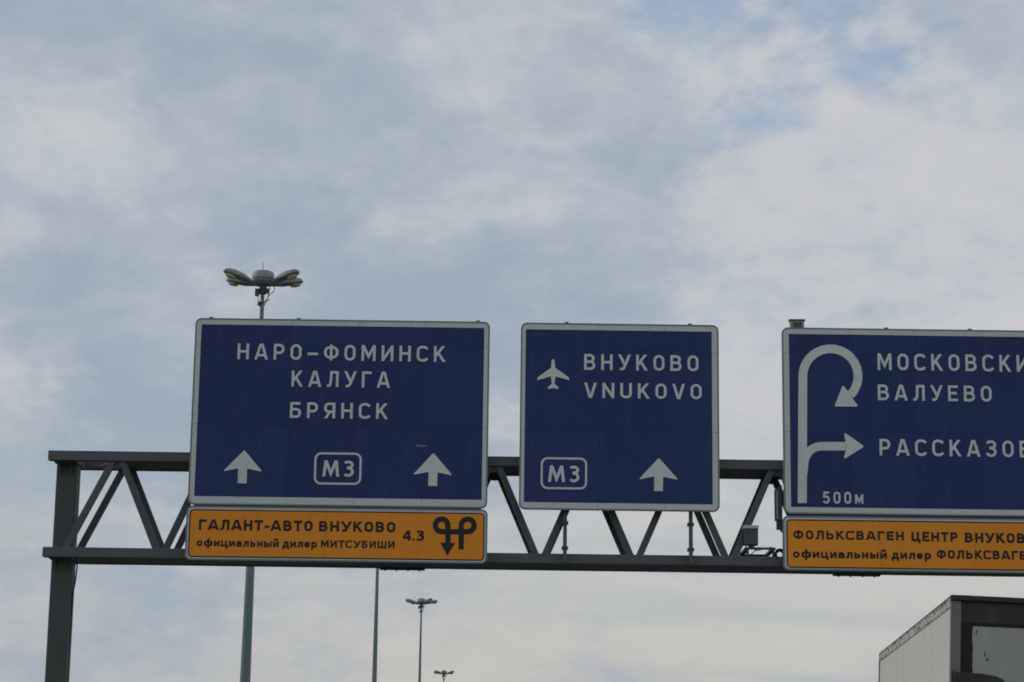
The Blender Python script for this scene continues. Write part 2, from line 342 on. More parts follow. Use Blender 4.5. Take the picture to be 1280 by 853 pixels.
    # the bolder humanist pair used in the road number badge
    if ch == 'm': return .98, [[(.07, -.1), (.09, 0), (.20, 1.0), (.21, 1.1)], [(.91, -.1), (.89, 0), (.78, 1.0), (.77, 1.1)], [(.17, 1.1), (.21, .98), (.49, .18), (.77, .98), (.81, 1.1)]]
    if ch == '3': return .62, [arc(.27, .76, .225, .16, 150, 90, 5)+arc(.27, .74, .24, .18, 90, -90, 9)[1:]+[(.20, .56)], [(.20, .54)]+arc(.27, .31, .26, .235, 90, -90, 9)+arc(.27, .33, .26, .255, -90, -140, 5)[1:]]
    raise KeyError(ch)
def ribbon(pts, hw):
    """quads of a mitred ribbon"""
    P = [Vector(p) for p in pts]; P = [p for i, p in enumerate(P) if i == 0 or (p-P[i-1]).length > 1e-5]
    n = len(P); A = []; B = []; closed = (P[0]-P[-1]).length < 1e-6
    for i in range(n):
        d0 = (P[i]-P[i-1]).normalized() if i else ((P[0]-P[-2]).normalized() if closed else (P[1]-P[0]).normalized())
        d1 = (P[i+1]-P[i]).normalized() if i < n-1 else ((P[1]-P[0]).normalized() if closed else d0)
        n0 = Vector((-d0.y, d0.x)); n1 = Vector((-d1.y, d1.x)); mt = (n0+n1)
        mt = mt.normalized() if mt.length > 1e-4 else n0
        k = hw/max(0.35, mt.dot(n0)); A.append(P[i]+mt*k); B.append(P[i]-mt*k)
    return [[tuple(A[i]), tuple(B[i]), tuple(B[i+1]), tuple(A[i+1])] for i in range(n-1)]
def lettering(word, x0, x1, z0, z1, y, m_, parent, pitch=None, hw=h):
    """word between x0 and x1, baseline z0, capital height to z1"""
    H = z1-z0; gl = [G(c) for c in word]
    wsum = sum(g[0] for g in gl); n = len(word); gap = 0.36
    sx_ = (x1-x0)/(wsum+gap*(n-1)) if n > 1 else (x1-x0)/wsum
    x = x0; o = None
    for (w, strokes), ch in zip(gl, word):
        mb = MB()
        for k, st in enumerate(strokes):
            for q in ribbon(st, hw):
                q = clip(clip(q, 1, 0.0, True), 1, 1.3 if ch == 'Й' else 1.0, False)
                if len(q) > 2: mb.prism([(x+a*sx_, z0+b*H) for a, b in q], y-0.0004*k, y+0.002)
        o = mb.build('letter' if ch not in '0503–' else ('dash' if ch == '–' else 'digit'), m_, parent)
        x += (w+gap)*sx_
    return o
LOWER = 'офицальныдерй'
def boldtext(word, x0, x1, z0, z1, y, m_, parent):
    """heavier lettering of the orange boards; z0..z1 is the capital height, or the x-height of a lower-case word"""
    global h
    low_ = word[0] in LOWER; hw = .155 if low_ else .117
    h, keep = hw, h; gl = [G(c) for c in word]; h = keep
    H = z1-z0; gap = .22 if low_ else .12
    rx = (x1-x0)/H/(sum(g[0] for g in gl)+gap*(len(word)-1)); x = x0
    for (w, strokes), ch in zip(gl, word):
        mb = MB(); lo_, hi_ = {'ф': (-.36, 1.36), 'ц': (-.3, 1), 'й': (0, 1.5), 'д': (-.3, 1), 'р': (-.36, 1), 'Ц': (-.2, 1), '.': (0, .2)}.get(ch, (0, 1))
        for k, st in enumerate(strokes):
            for q in ribbon([(p[0]*rx, p[1]) for p in st], hw if ch not in '.' else .1):
                q = clip(clip(q, 1, lo_, True), 1, hi_, False)
                if len(q) > 2: mb.prism([(x+a*H, z0+b_*H) for a, b_ in q], y-.0004*k, y+.002)
        mb.build('dash' if ch == '-' else 'full_stop' if ch == '.' else 'digit' if ch in '43' else 'letter', m_, parent)
        x += (w+gap)*rx*H

# ------------------------------------------------------------------ ground and road
struct(MB().box(-1500, 1500, -300, 3500, -0.5, -0.02), 'ground', grassm)
struct(MB().box(-5.6, 4.6, -60, 900, -0.3, 0.0), 'road', asphalt)
mbk = MB()
for i in range(120): mbk.box(-5.75, -5.601, -20+i*2.0, -20+i*2.0+1.985, -0.3, 0.12)
kb = mbk.build('kerb', concm); kb['kind'] = 'structure'
mk = MB()
for x in (-1.95, 1.5):
    for i in range(24): mk.box(x-.075, x+.075, -10+i*12, -10+i*12+4, 0.0, 0.004)
for x in (-5.3, 4.35): mk.box(x-.075, x+.075, -60, 900, 0.0, 0.0045)
struct(mk, 'road_markings', markm)
# banked slip road the truck stands on
TH, TR = R(4.42), R(2.4)
TRUCK = Vector((5.068, 26.0, 0.165))
Mt = Matrix.Translation(TRUCK) @ Matrix.Rotation(-TH, 4, 'Z') @ Matrix.Rotation(TR, 4, 'Y')
sr = MB()
tp = [Mt @ Vector(p) for p in ((-.45, -14, -.004), (3.8, -14, -.004), (3.8, 60, -.004), (-.45, 60, -.004))]
sr.add([tuple(p) for p in tp]+[(p.x, p.y+(-9 if i < 2 else 9), -0.1) for i, p in enumerate(tp)], [(0, 1, 2, 3), (7, 6, 5, 4), (0, 4, 5, 1), (1, 5, 6, 2), (2, 6, 7, 3), (3, 7, 4, 0)])
struct(sr, 'slip_road', asphalt)

# ------------------------------------------------------------------ gantry
YF, YR = 40.0, 41.07               # front faces of the two trusses
ZT1, ZT0, ZB1, ZB0 = 7.803, 7.622, 6.022, 5.842
XL, XR = -8.51, 12.9
gantry = thing('sign_gantry', 'dark grey steel box-truss gantry spanning the road and carrying the blue signs', 'gantry', (XL+.4, YF+.55, 0))
ORI[gantry.name] = np.array([XL+.4, YF+.55, 0])
for y in (YF, YR):
    for z0, z1 in ((ZT0, ZT1), (ZB0, ZB1)):
        x0 = XL if y == YF else XL+.02
        MB().box(x0, XR, y, y+.18, z0, z1).build('chord', steel, gantry, bevel=.012)
PN = 1.7335                        # panel length
bn = [-8.10+PN*i for i in range(13)]
for y in (YF+.04, YR+.04):
    for i in range(12):
        x0, x1 = bn[i], bn[i]+PN; xm = (x0+x1)/2
        for a, b in (((x0+.09, ZB1), (xm-.09, ZT0)), ((xm+.09, ZT0), (x1-.09, ZB1))):
            if i == 0 and a[1] == ZB1: a = (x0+.0, ZB1)
            p, q = Vector((a[0], y+.05, a[1])), Vector((b[0], y+.05, b[1])); d = (q-p).normalized()*.03
            MB().bar(p-d, q+d, .118, .10).build('diagonal_brace', steel, gantry)
for i in range(13):                # struts between the two trusses, and the crossed flat bars under the top
    MB().box(bn[i]-.04, bn[i]+.04, YF+.18, YR, ZB0+.05, ZB0+.13).build('cross_strut', steel, gantry)
    if i < 12:
        xm = bn[i]+PN/2
        MB().box(xm-.04, xm+.04, YF+.18, YR, ZT0+.04, ZT0+.12).build('cross_strut', steel, gantry)
        MB().bar((bn[i]+.05, YF+.2, ZB0+.155), (bn[i]+PN-.05, YR-.02, ZB0+.155), .06, .03, (0, 0, 1)).build('plan_brace', steel, gantry)
        MB().bar((xm-PN/2+(0.3 if i == 0 else 0), YR-.02, ZT0+.02), (xm, YF+.2, ZT0+.05), .07, .03, (0, 0, 1)).build('plan_brace', steel_dark, gantry)
        MB().prism([(xm-.19, ZT0), (xm+.19, ZT0), (xm+.05, ZT0-.10), (xm-.05, ZT0-.10)], YF+.08, YF+.10).build('gusset_plate', steel, gantry)
        MB().prism([(xm-.19, ZT0), (xm+.19, ZT0), (xm+.05, ZT0-.10), (xm-.05, ZT0-.10)], YR+.08, YR+.10).build('gusset_plate', steel, gantry)
for z0 in (ZT0, ZB0):              # deck plates between the trusses, closed underside
    x = -7.35 if z0 == ZT0 else -7.94
    while x < XR-1.0:
        x1 = min(x+PN, XR-.62)
        MB().box(x+.004, x1-.004, YF+.181, YR-.001, z0+.012, z0+.02).build('deck_plate', steel, gantry); x += PN
for xc in (-8.215, XR-.35):
    col_ = MB().box(xc-.19, xc+.19, YF+.32, YF+.72, 0.1, ZT1-.02).build('column', steel_col, gantry, bevel=.03)
    MB().box(xc-.42, xc+.42, YF+.15, YF+.89, -0.02, .04).build('base_plate', steel, col_)
    for sx_ in (-1, 1):
        for sy_ in (-1, 1): MB().lathe([(.03, .04), (.03, .12)], 8, (xc+sx_*.33, YF+.52+sy_*.28, 0)).build('anchor_bolt', galv, col_)
    for z0 in (ZT0, ZB0):
        MB().box(xc-.21, xc+.21, YF+.182, YR-.002, z0-.015, z0+.15).build('cross_beam', steel, gantry)
        for k in (-1, 1):
            q = MB(); q.add([(xc+k*.10-.01, YF+.18, z0-.017), (xc+k*.10+.01, YF+.18, z0-.017), (xc+k*.10+.01, YF+.32, z0-.017), (xc+k*.10-.01, YF+.32, z0-.017), (xc+k*.10-.01, YF+.318, z0-.25), (xc+k*.10+.01, YF+.318, z0-.25)],
                [(0, 1, 2, 3), (0, 3, 4), (1, 5, 2), (0, 4, 5, 1), (3, 2, 5, 4)]); q.build('gusset_plate', steel, gantry)
for a, b in ((470, 528), (1053, 1113)):   # splice plates bolted under the lower chord
    x0, x1 = at(a, 709, YF)[0], at(b, 709, YF)[0]
    for y in (YF, YR):
        sp = MB().box(x0, x1, y+.01, y+.17, ZB0-.032, ZB0-.001).build('splice_plate', steel_dark, gantry)
        for k in range(4):
            MB().lathe([(.016, -.055), (.016, -.033)], 6, (x0+.1+k*(x1-x0-.2)/3, y+.09, ZB0)).build('bolt', steel_dark, sp)
cb0 = at(92, 703, YF+.5)
MB().tube([(cb0[0]+.02, YF+.5, 5.95), (cb0[0]+.07, YF+.5, 5.72), (cb0[0]+.05, YF+.5, 5.45), (cb0[0]+.015, YF+.5, 5.2), (cb0[0]+.0, YF+.5, 4.0), (cb0[0]+.0, YF+.5, 0.0)], .014, 6).build('cable', cablem, gantry, smooth=True)

# ------------------------------------------------------------------ signs
YS = 39.70                         # front of the sheets
class Sign:
    """maps photo positions inside a measured quad to metres on the board"""
    def __init__(s, name, label, cat, tl, tr, br, bl, w_extra=0, group=None):
        P = [at(*q, YS) for q in (tl, tr, br, bl)]
        x0 = (P[0][0]+P[3][0])/2; x1 = (P[1][0]+P[2][0])/2; z1 = (P[0][2]+P[1][2])/2; z0 = (P[2][2]+P[3][2])/2
        s.x0, s.x1, s.z0, s.z1 = 0, x1-x0, 0, z1-z0
        src = [tl, tr, br, bl]; dst = [(0, z1-z0), (x1-x0, z1-z0), (x1-x0, 0), (0, 0)]
        A = []; B = []
        for (x, y), (u, v) in zip(src, dst):
            A.append([x, y, 1, 0, 0, 0, -u*x, -u*y]); B.append(u); A.append([0, 0, 0, x, y, 1, -v*x, -v*y]); B.append(v)
        s.H = np.append(np.linalg.solve(np.array(A), np.array(B)), 1).reshape(3, 3)
        s.x1 += w_extra
        s.o = thing(name, label, cat, (x0, YS, z0), group=group); s.base = (x0, z0)
    def m(s, px, py):
        q = s.H @ np.array([px, py, 1]); return q[0]/q[2], q[1]/q[2]
    def rect(s, a, b): (x0, z1), (x1, z0) = s.m(*a), s.m(*b); return x0, x1, z0, z1
    def word(s, w, a, b, **k):     # a = top-left, b = bottom-right of the word in the photograph
        x0, x1, z0, z1 = s.rect(a, b); return lettering(w, x0, x1, z0, z1, -.007, letterm, s.o, **k)
    def poly(s, pts, m_=None, name='arrow', y=-.007):
        return MB().prism([s.m(*p) for p in pts], y, -.003).build(name, m_ or letterm, s.o)
def blue_board(s, xs, ys, border=None, posts=(), post_low=None, r=.115, post_top=.05):
    x0, x1, z0, z1 = s.x0, s.x1, s.z0, s.z1
    rim = .028
    MB().ring(rrect(x0, x1, z0, z1, r), rrect(x0+rim, x1-rim, z0+rim, z1-rim, r-rim), -.004, .06).build('rim', alloy, s.o)
    out = rrect(x0+rim+.001, x1-rim-.001, z0+rim+.001, z1-rim-.001, r-rim)
    bi = border
    X = [x0]+[s.m(x, 430)[0] for x in xs]+[x1]; Z = [z1]+[s.m(245 if s.x1 > 3 else 650, y)[1] if not isinstance(y, tuple) else s.m(*y)[1] for y in ys]+[z0]
    g = .0026
    for i in range(len(X)-1):
        for j in range(len(Z)-1):
            c = (X[i]+g, X[i+1]-g, Z[j+1]+g, Z[j]-g)
            pl = cliprect(out, *c)
            if len(pl) < 3: continue
            pn = MB().prism(pl, 0.0, .02).build('panel', white, s.o)
            bl = cliprect([(bi[0], bi[2]), (bi[1], bi[2]), (bi[1], bi[3]), (bi[0], bi[3])], *c)
            if len(bl) > 2: MB().prism(bl, -.003, .004).build('blue_field', bluem, pn)
    MB().prism(rrect(x0+.01, x1-.01, z0+.01, z1-.01, r-.01), .021, .03).build('backing_sheet', alloy, s.o)
    for px_top in posts:
        xc = s.m(*px_top)[0]; zl = (post_low if post_low is not None else ZB0+.02)-s.base[1]
        po = MB().box(xc-.034, xc+.034, .12, .20, zl, z1+post_top).build('support_post', steel, s.o)
        for zz in [v-s.base[1] for v in (ZT1-.03, ZT0+.03, ZB1+.09, ZB1+.55)]:
            MB().box(xc-.058, xc+.058, .105, .298, zz-.025, zz+.025).build('clamp', steel_dark, po)
        for zz in (.25, .5, .75):
            MB().box(xc-.05, xc+.05, .031, .119, z1*zz-.025, z1*zz+.025).build('clamp', steel_dark, po)
def orange_board(s, xs, line, r=.10):
    x0, x1, z0, z1 = s.x0, s.x1, s.z0, s.z1; rim = .03
    MB().ring(rrect(x0, x1, z0, z1, r), rrect(x0+rim, x1-rim, z0+rim, z1-rim, r-rim), -.004, .05).build('rim', alloy, s.o)
    out = rrect(x0+rim+.001, x1-rim-.001, z0+rim+.001, z1-rim-.001, r-rim)
    X = [x0]+[s.m(x, 640)[0] for x in xs]+[x1]; g = .0012
    lx0, lx1, lz0, lz1 = line; w = .024
    for i in range(len(X)-1):
        c = (X[i]+g, X[i+1]-g, z0, z1)
        pn = MB().prism(cliprect(out, *c), 0, .02).build('panel', white, s.o)
        MB().prism(cliprect(rrect(lx0, lx1, lz0, lz1, .075), *c), -.002, .004).build('black_outline', blackm, pn)
        MB().prism(cliprect(rrect(lx0+w, lx1-w, lz0+w, lz1-w, .075-w), *c), -.004, .003).build('orange_field', orangem, pn)
    MB().prism(rrect(x0+.01, x1-.01, z0+.01, z1-.01, r-.01), .021, .03).build('backing_sheet', alloy, s.o)
def up_arrow(s, tip, wl, wr, sl, sr_, bot, notch):
    P = [(tip[0]-2.5, tip[1]+2), (tip[0]-.9, tip[1]+.2), (tip[0]+.9, tip[1]+.2), (tip[0]+2.5, tip[1]+2), (wr[0]-.8, wr[1]-1.8), (wr[0], wr[1]-.6), (wr[0]-1, wr[1]),
         (sr_+.8, wr[1]-notch), (sr_+.4, bot), (sl-.2, bot), (sl+.2, wl[1]-notch), (wl[0]+1, wl[1]), (wl[0], wl[1]-.6), (wl[0]+.8, wl[1]-1.8)]
    return s.poly(P)
def badge(s, a, b, m0, m1, t0, t1, y):
    x0, x1, z0, z1 = s.rect(a, b); w = .038
    MB().ring(rrect(x0, x1, z0, z1, .125), rrect(x0+w, x1-w, z0+w, z1-w, .125-w), -.007, -.003).build('badge_outline', letterm, s.o)
    xa, za = s.m(m0, y[1]); xb, zb = s.m(m1, y[0]); lettering('m', xa, xb, za, zb, -.007, letterm, s.o, hw=.085)
    xa, _ = s.m(t0, y[1]); xb, _ = s.m(t1, y[0]); lettering('3', xa, xb, za, zb, -.007, letterm, s.o, hw=.082)

# left sign
s1 = Sign('direction_sign', 'widest fully visible blue sign, three white place names above two arrows and a road badge', 'road sign',
          (244, 398.5), (612, 401.5), (609.5, 634.5), (235, 632), group='blue overhead direction signs')
blue_board(s1, (364, 448, 531), ((246, 431), (246, 531)), s1.rect((251.5, 406.5), (602.5, 623.8)), posts=((262, 400), (372, 400), (597, 400)))
s1.word('НАРО–ФОМИНСК', (297, 430.3), (556.3, 452))
s1.word('КАЛУГА', (364.8, 463.8), (487, 484.8))
s1.word('БРЯНСК', (363, 503.3), (484.6, 523.9))
up_arrow(s1, (305.8, 564.3), (280.4, 590), (327.6, 590.3), 298, 308.6, 605.2, 3.5)
up_arrow(s1, (542.2, 566.3), (517.8, 592.8), (565.1, 593.4), 536, 546.6, 607, 3.5)
badge(s1, (393.8, 565.8), (452, 606.4), 403.3, 425.2, 429.8, 443.4, (576, 596))
s1.poly([(520, 556), (524, 555.3), (525, 556.5), (532, 556), (535, 557), (528, 558), (524, 558), (521, 557.6)], scuffm, 'scuff_mark', -.004)
o1 = Sign('advertising_sign', 'orange board under the left blue sign with a looping black arrow and 4.3', 'sign',
          (232.6, 633.2), (609.8, 636.2), (608.6, 704.5), (231.4, 700.3), group='orange advertising boards')
orange_board(o1, (320, 405, 521), o1.rect((236.3, 637.5), (605, 701)))
def ow(s, w, a, b, bold=.02, ref='Н'):
    x0, x1, z0, z1 = s.rect(a, b); boldtext(w, x0, x1, z0, z1, -.0075, blackm, s.o)
ow(o1, 'ГАЛАНТ-АВТО', (247.8, 650.2), (389.3, 664.6)); ow(o1, 'ВНУКОВО', (396.6, 651.6), (493.2, 665.6))
ow(o1, 'официальный', (245.9, 676.2), (347.3, 684.7), ref='н'); ow(o1, 'дилер', (352.2, 677.2), (394.8, 685.1), ref='н')
ow(o1, 'МИТСУБИШИ', (399.5, 675.6), (492.3, 685.6)); ow(o1, '4.3', (502.8, 663), (528.9, 676), ref='Н')
mb = MB()
for k, seg in enumerate(([(576.0, 686.6), (576.0, 656.4)], arc(584.2, 656.4, 8.2, 8.0, 180, 450, 22), [(584.2, 664.4), (551.2, 664.4)], arc(551.2, 656.4, 8.0, 8.0, 90, 360, 22), [(559.2, 656.4), (559.2, 680)])):
    for q in ribbon(seg, 3.35): mb.prism([o1.m(*p) for p in q], -.007-.0005*k, -.003)
mb.prism([o1.m(*p) for p in ((549.6, 678.2), (568.2, 678.4), (558.6, 694.6))], -.0097, -.003)
mb.build('arrow', blackm, o1.o)

# middle sign
s2 = Sign('direction_sign', 'middle blue sign with a white aeroplane symbol and the airport name in two alphabets', 'road sign',
          (651.8, 403), (898.3, 407), (899.7, 640.3), (648, 636.4), group='blue overhead direction signs')
blue_board(s2, (748, 831), ((650, 437), (650, 537.5)), s2.rect((657.8, 411.5), (890.8, 631)), posts=((709, 404), (863.5, 406)))
s2.word('ВНУКОВО', (730.5, 442.6), (873.2, 464.6)); s2.word('VNUKОVО', (730.9, 478.3), (877.2, 499.6))
badge(s2, (675.9, 571.3), (733.6, 612.2), 684.6, 706.4, 711.2, 724.4, (582, 602.3))
up_arrow(s2, (823.4, 573.3), (799.4, 599.2), (846.8, 599.8), 817.6, 828, 614.2, 3.5)
pl_ = [(0, -19), (1.6, -17.5), (2.3, -14), (2.5, -8), (19.6, 4.2), (20, 7.6), (3.0, 2.8), (1.7, 12), (6.6, 16.4), (6.4, 18.8), (0, 17.2)]
s2.poly([(691.6+x, 467.6+y) for x, y in pl_]+[(691.6-x, 467.6+y) for x, y in pl_[-2:0:-1]], name='aeroplane_symbol')

# right sign
s3 = Sign('direction_sign', 'right blue sign cut off by the photo edge, with a U-turn arrow and 500 m', 'road sign',
          (976, 409.6), (1280, 413.2), (1280, 647), (981.3, 641.6), w_extra=1.40, group='blue overhead direction signs')
bx = s3.rect((985, 418), (1280, 638.6))
blue_board(s3, (1061, 1143.5, 1226, 1309), ((978, 442), (979, 541)), (bx[0], s3.x1-.13, bx[2], bx[3]), posts=((1110, 412), (1217, 413), (1340, 414)))
s3.word('МОСКОВСКИЙ', (1096.8, 442.9), (1310.5, 467)); s3.word('ВАЛУЕВО', (1096.8, 482.6), (1240.3, 504.5)); s3.word('РАССКАЗОВКА', (1098.4, 550.8), (1333, 575))
s3.word('500м', (1028.3, 615.2), (1078, 630.4), hw=.085)
mb = MB()
for k, (seg, hw) in enumerate((([(1003.3, 629), (1003, 472)]+arc(1037.6, 472, 34.6, 34.8, 180, 404, 26), 5.5), ([(1003.6, 596), (1004.6, 588)]+arc(1026.5, 581, 21, 21.2, 175, 270, 10)[1:]+[(1056, 559.8)], 5.2))):
    for q in ribbon(seg, hw): mb.prism([s3.m(*p) for p in q], -.007-.0005*k, -.003)
mb.prism([s3.m(*p) for p in ((1052, 485.8), (1053.6, 484.2), (1055, 485.4), (1060.5, 493), (1065.5, 500.6), (1071.3, 508.6), (1070.6, 510.4), (1043.6, 510.3), (1042.9, 509.4))], -.0085, -.003)
mb.prism([s3.m(*p) for p in ((1054.6, 544.2), (1056.4, 543.8), (1078, 558.8), (1078.7, 560), (1078, 561.2), (1056, 574.8), (1054.4, 574), (1056.4, 565.5), (1056.2, 553.5))], -.0080, -.003)
mb.build('arrow', letterm, s3.o)
o3 = Sign('advertising_sign', 'orange board under the right blue sign, text only, cut off by the photo edge', 'sign',
          (978.6, 644.9), (1280, 648.8), (1280, 717.6), (978.6, 712), w_extra=1.36, group='orange advertising boards')
lx = o3.rect((983, 649.2), (1280, 714.6))
orange_board(o3, (1098, 1217, 1330), (lx[0], o3.x1-.07, lx[2], lx[3]))
ow(o3, 'ФОЛЬКСВАГЕН', (990.8, 662.8), (1128.6, 676)); ow(o3, 'ЦЕНТР', (1137.2, 664.9), (1196.2, 677.8)); ow(o3, 'ВНУКОВО', (1204.4, 666), (1295, 680))
ow(o3, 'официальный', (990.6, 689), (1106.4, 698.9), ref='н'); ow(o3, 'дилер', (1112.5, 690.8), (1161.8, 699.7), ref='н'); ow(o3, 'ФОЛЬКСВАГЕН', (1168.4, 687.7), (1294, 700.8))

# hangers that carry the orange boards
for s_ in (o1, o3):
    MB().box(.12, s_.x1-.12, .035, .07, s_.z1-.06, s_.z1+.06).build('top_rail', steel_dark, s_.o)
for s_, xs in ((o1, (262, 372, 597)), (o3, (1110, 1217, 1340))):
    for x in xs:
        xc = s_.m(x, 640)[0]; MB().box(xc-.03, xc+.03, .031, .118, .1, s_.z1-.1).build('support_post', steel_dark, s_.o)

# ------------------------------------------------------------------ small equipment on the gantry
def frame_origin(o, x, y, z): ORI[o.name] = np.array([x, y, z]); return o
a = at(941, 682, YF+.1)
tr_ = frame_origin(thing('equipment_tray', 'open dark steel tray bridging the lower chords beside the right blue sign', 'bracket', (at(945, 690, YF)[0], YF+.5, ZB1)), at(945, 690, YF)[0], YF+.5, ZB1)
xa, xb = at(932, 684, YF)[0], at(969.5, 684, YF)[0]; zt = ZB1+.165
for y in (YF+.03, YF+1.12): MB().box(xa, xb, y-.02, y+.02, zt-.04, zt).build('rail', steel_dark, tr_)
for x in (xa+.03, xb-.035): MB().box(x-.035, x+.035, YF+.051, YF+1.099, zt-.045, zt+.002).build('rail', steel_dark, tr_)
for x in (xa+.04, xb-.04):
    for y in (YF+.03, YF+1.12): MB().box(x-.02, x+.02, y-.02, y+.02, ZB1, zt-.041).build('leg', steel_dark, tr_)
for px in (916.5, 953.5):
    x = at(px, 712, YF)[0]
    MB().tube([(x, YF+.2, ZB1+.05), (x, YF+.2, ZB0-.10)], .012, 6).build('bolt', steel_dark, tr_)
    MB().box(x-.035, x+.035, YF+.184, YF+.222, ZB0-.045, ZB0-.02).build('nut_plate', steel_dark, tr_)
x0, x1 = at(928.6, 670, YF)[0], at(947.6, 670, YF)[0]; z1 = at(938, 657.4, YF)[2]; z0 = at(938, 681.5, YF)[2]
bxo = frame_origin(thing('detector_box', 'small light grey detector box on the tray above the lower chord', 'detector', ((x0+x1)/2, YF, z0)), (x0+x1)/2, YF, z0)
MB().box(x0+.012, x1-.004, YF-.06, YF+.16, z0, z1-.06).build('housing', greybox, bxo, bevel=.008)
MB().box(x0, x1+.004, YF-.09, YF+.18, z1-.06, z1).build('lid', greylid, bxo, bevel=.006)
MB().box(x0+.07, x0+.13, YF-.068, YF-.058, z1-.16, z1-.08).build('sensor_window', steel_dark, bxo)
for k in (.06, .13, .2): MB().tube([(x0+k, YF+.03, z0+.01), (x0+k, YF+.03, z0-.045)], .012, 6).build('cable_gland', steel_dark, bxo)
MB().box((x0+x1)/2-.03, (x0+x1)/2+.05, YF-.01, YF+.1, z0-.03, z0).build('foot', steel_dark, bxo)
def wire(pts, r=.008):
    P = [Vector(p) for p in pts]; out = []
    for i in range(len(P)-1):
        p0, p1, p2, p3 = P[max(i-1, 0)], P[i], P[i+1], P[min(i+2, len(P)-1)]
        for k in range(5):
            t_ = k/5; out.append(.5*((2*p1)+(p2-p0)*t_+(2*p0-5*p1+4*p2-p3)*t_*t_+(3*p1-p0-3*p2+p3)*t_**3))
    out.append(P[-1]); return MB().tube(out, r, 6)
wire([(x0+.06, YF+.03, z0-.04), (x0+.05, YF+.03, z0-.13), (x0+.14, YF+.05, z0-.17), (x0+.30, YF+.2, zt+.0), (x1+.2, YF+.3, zt+.012), (xb-.06, YF+.15, zt+.03)]).build('cable', cablem, bxo, smooth=True)
wire([(x0+.2, YF+.03, z0-.04), (x0+.24, YF-.0, z0-.10), (x0+.42, YF+.05, z0-.06), (xb-.1, YF+.4, zt+.01)]).build('cable', cablem, bxo, smooth=True)
# narrow dark cabinet at the left edge of the right sign
x0, x1 = at(968.6, 630, YF-.1)[0], at(977.5, 630, YF-.1)[0]; zt1 = at(972, 610.5, YF-.1)[2]; zt0 = at(972, 651, YF-.1)[2]; zt2 = at(972, 662, YF-.1)[2]
nb = frame_origin(thing('narrow_cabinet', 'tall narrow black unit hung behind the left edge of the U-turn sign', 'cabinet', ((x0+x1)/2, YF-.05, zt2)), (x0+x1)/2, YF-.05, zt2)
MB().prism([(x0, zt0), (x1, zt0), (x1, zt1+.05), (x1-.02, zt1+.05), (x0+.03, zt1), (x0, zt1-.03)], YF-.14, YF-.01).build('housing', steel_dark, nb)
MB().box(x0+.022, x0+.052, YF-.148, YF-.141, zt0+.03, zt1-.06).build('ridge', galv, nb)
MB().box(x0+.03, x1+.01, YF-.12, YF-.02, zt2, zt0-.003).build('bracket', steel_dark, nb)
MB().bar((x1-.03, YF-.06, zt2), (x1+.05, YF-.06, zt2-.09), .03, .03).build('bracket', steel_dark, nb)
# coil of cable
c0 = at(975, 693, YF+.02)
cmb = MB()
for k in range(4):
    rr = .095-.012*k
    cmb.tube([(c0[0]+rr*math.cos(R(a_)), YF+.02+.015*k, c0[2]+rr*math.sin(R(a_))) for a_ in range(0, 361, 20)], .013, 6)
cc = cmb.build('cable_coil', cablem, origin=(c0[0], YF, c0[2]-.1), smooth=True)
tag(cc, 'black cable coil on the lower chord just left of the right orange board', 'cable coil')
# box on the corner of the right sign
x0, z1 = at(985.4, 401.3, YF-.1)[[0, 2]]; x1, z0 = at(1005.5, 412, YF-.1)[[0, 2]]
jb = frame_origin(thing('junction_box', 'small pale grey box on the top left corner of the U-turn sign', 'junction box', ((x0+x1)/2, YF-.18, z0)), (x0+x1)/2, YF-.18, z0)
MB().box(x0+.02, x1-.02, YF-.22, YF-.10, z0-.05, z1-.02).build('housing', galv, jb, bevel=.008)
MB().box(x0, x1, YF-.235, YF-.085, z1-.02, z1+.005).build('lid', greybox, jb)
MB().box(x0+.07, x1-.06, YF-.226, YF-.221, z0+.01, z1-.05).build('cover_plate', greybox, jb)

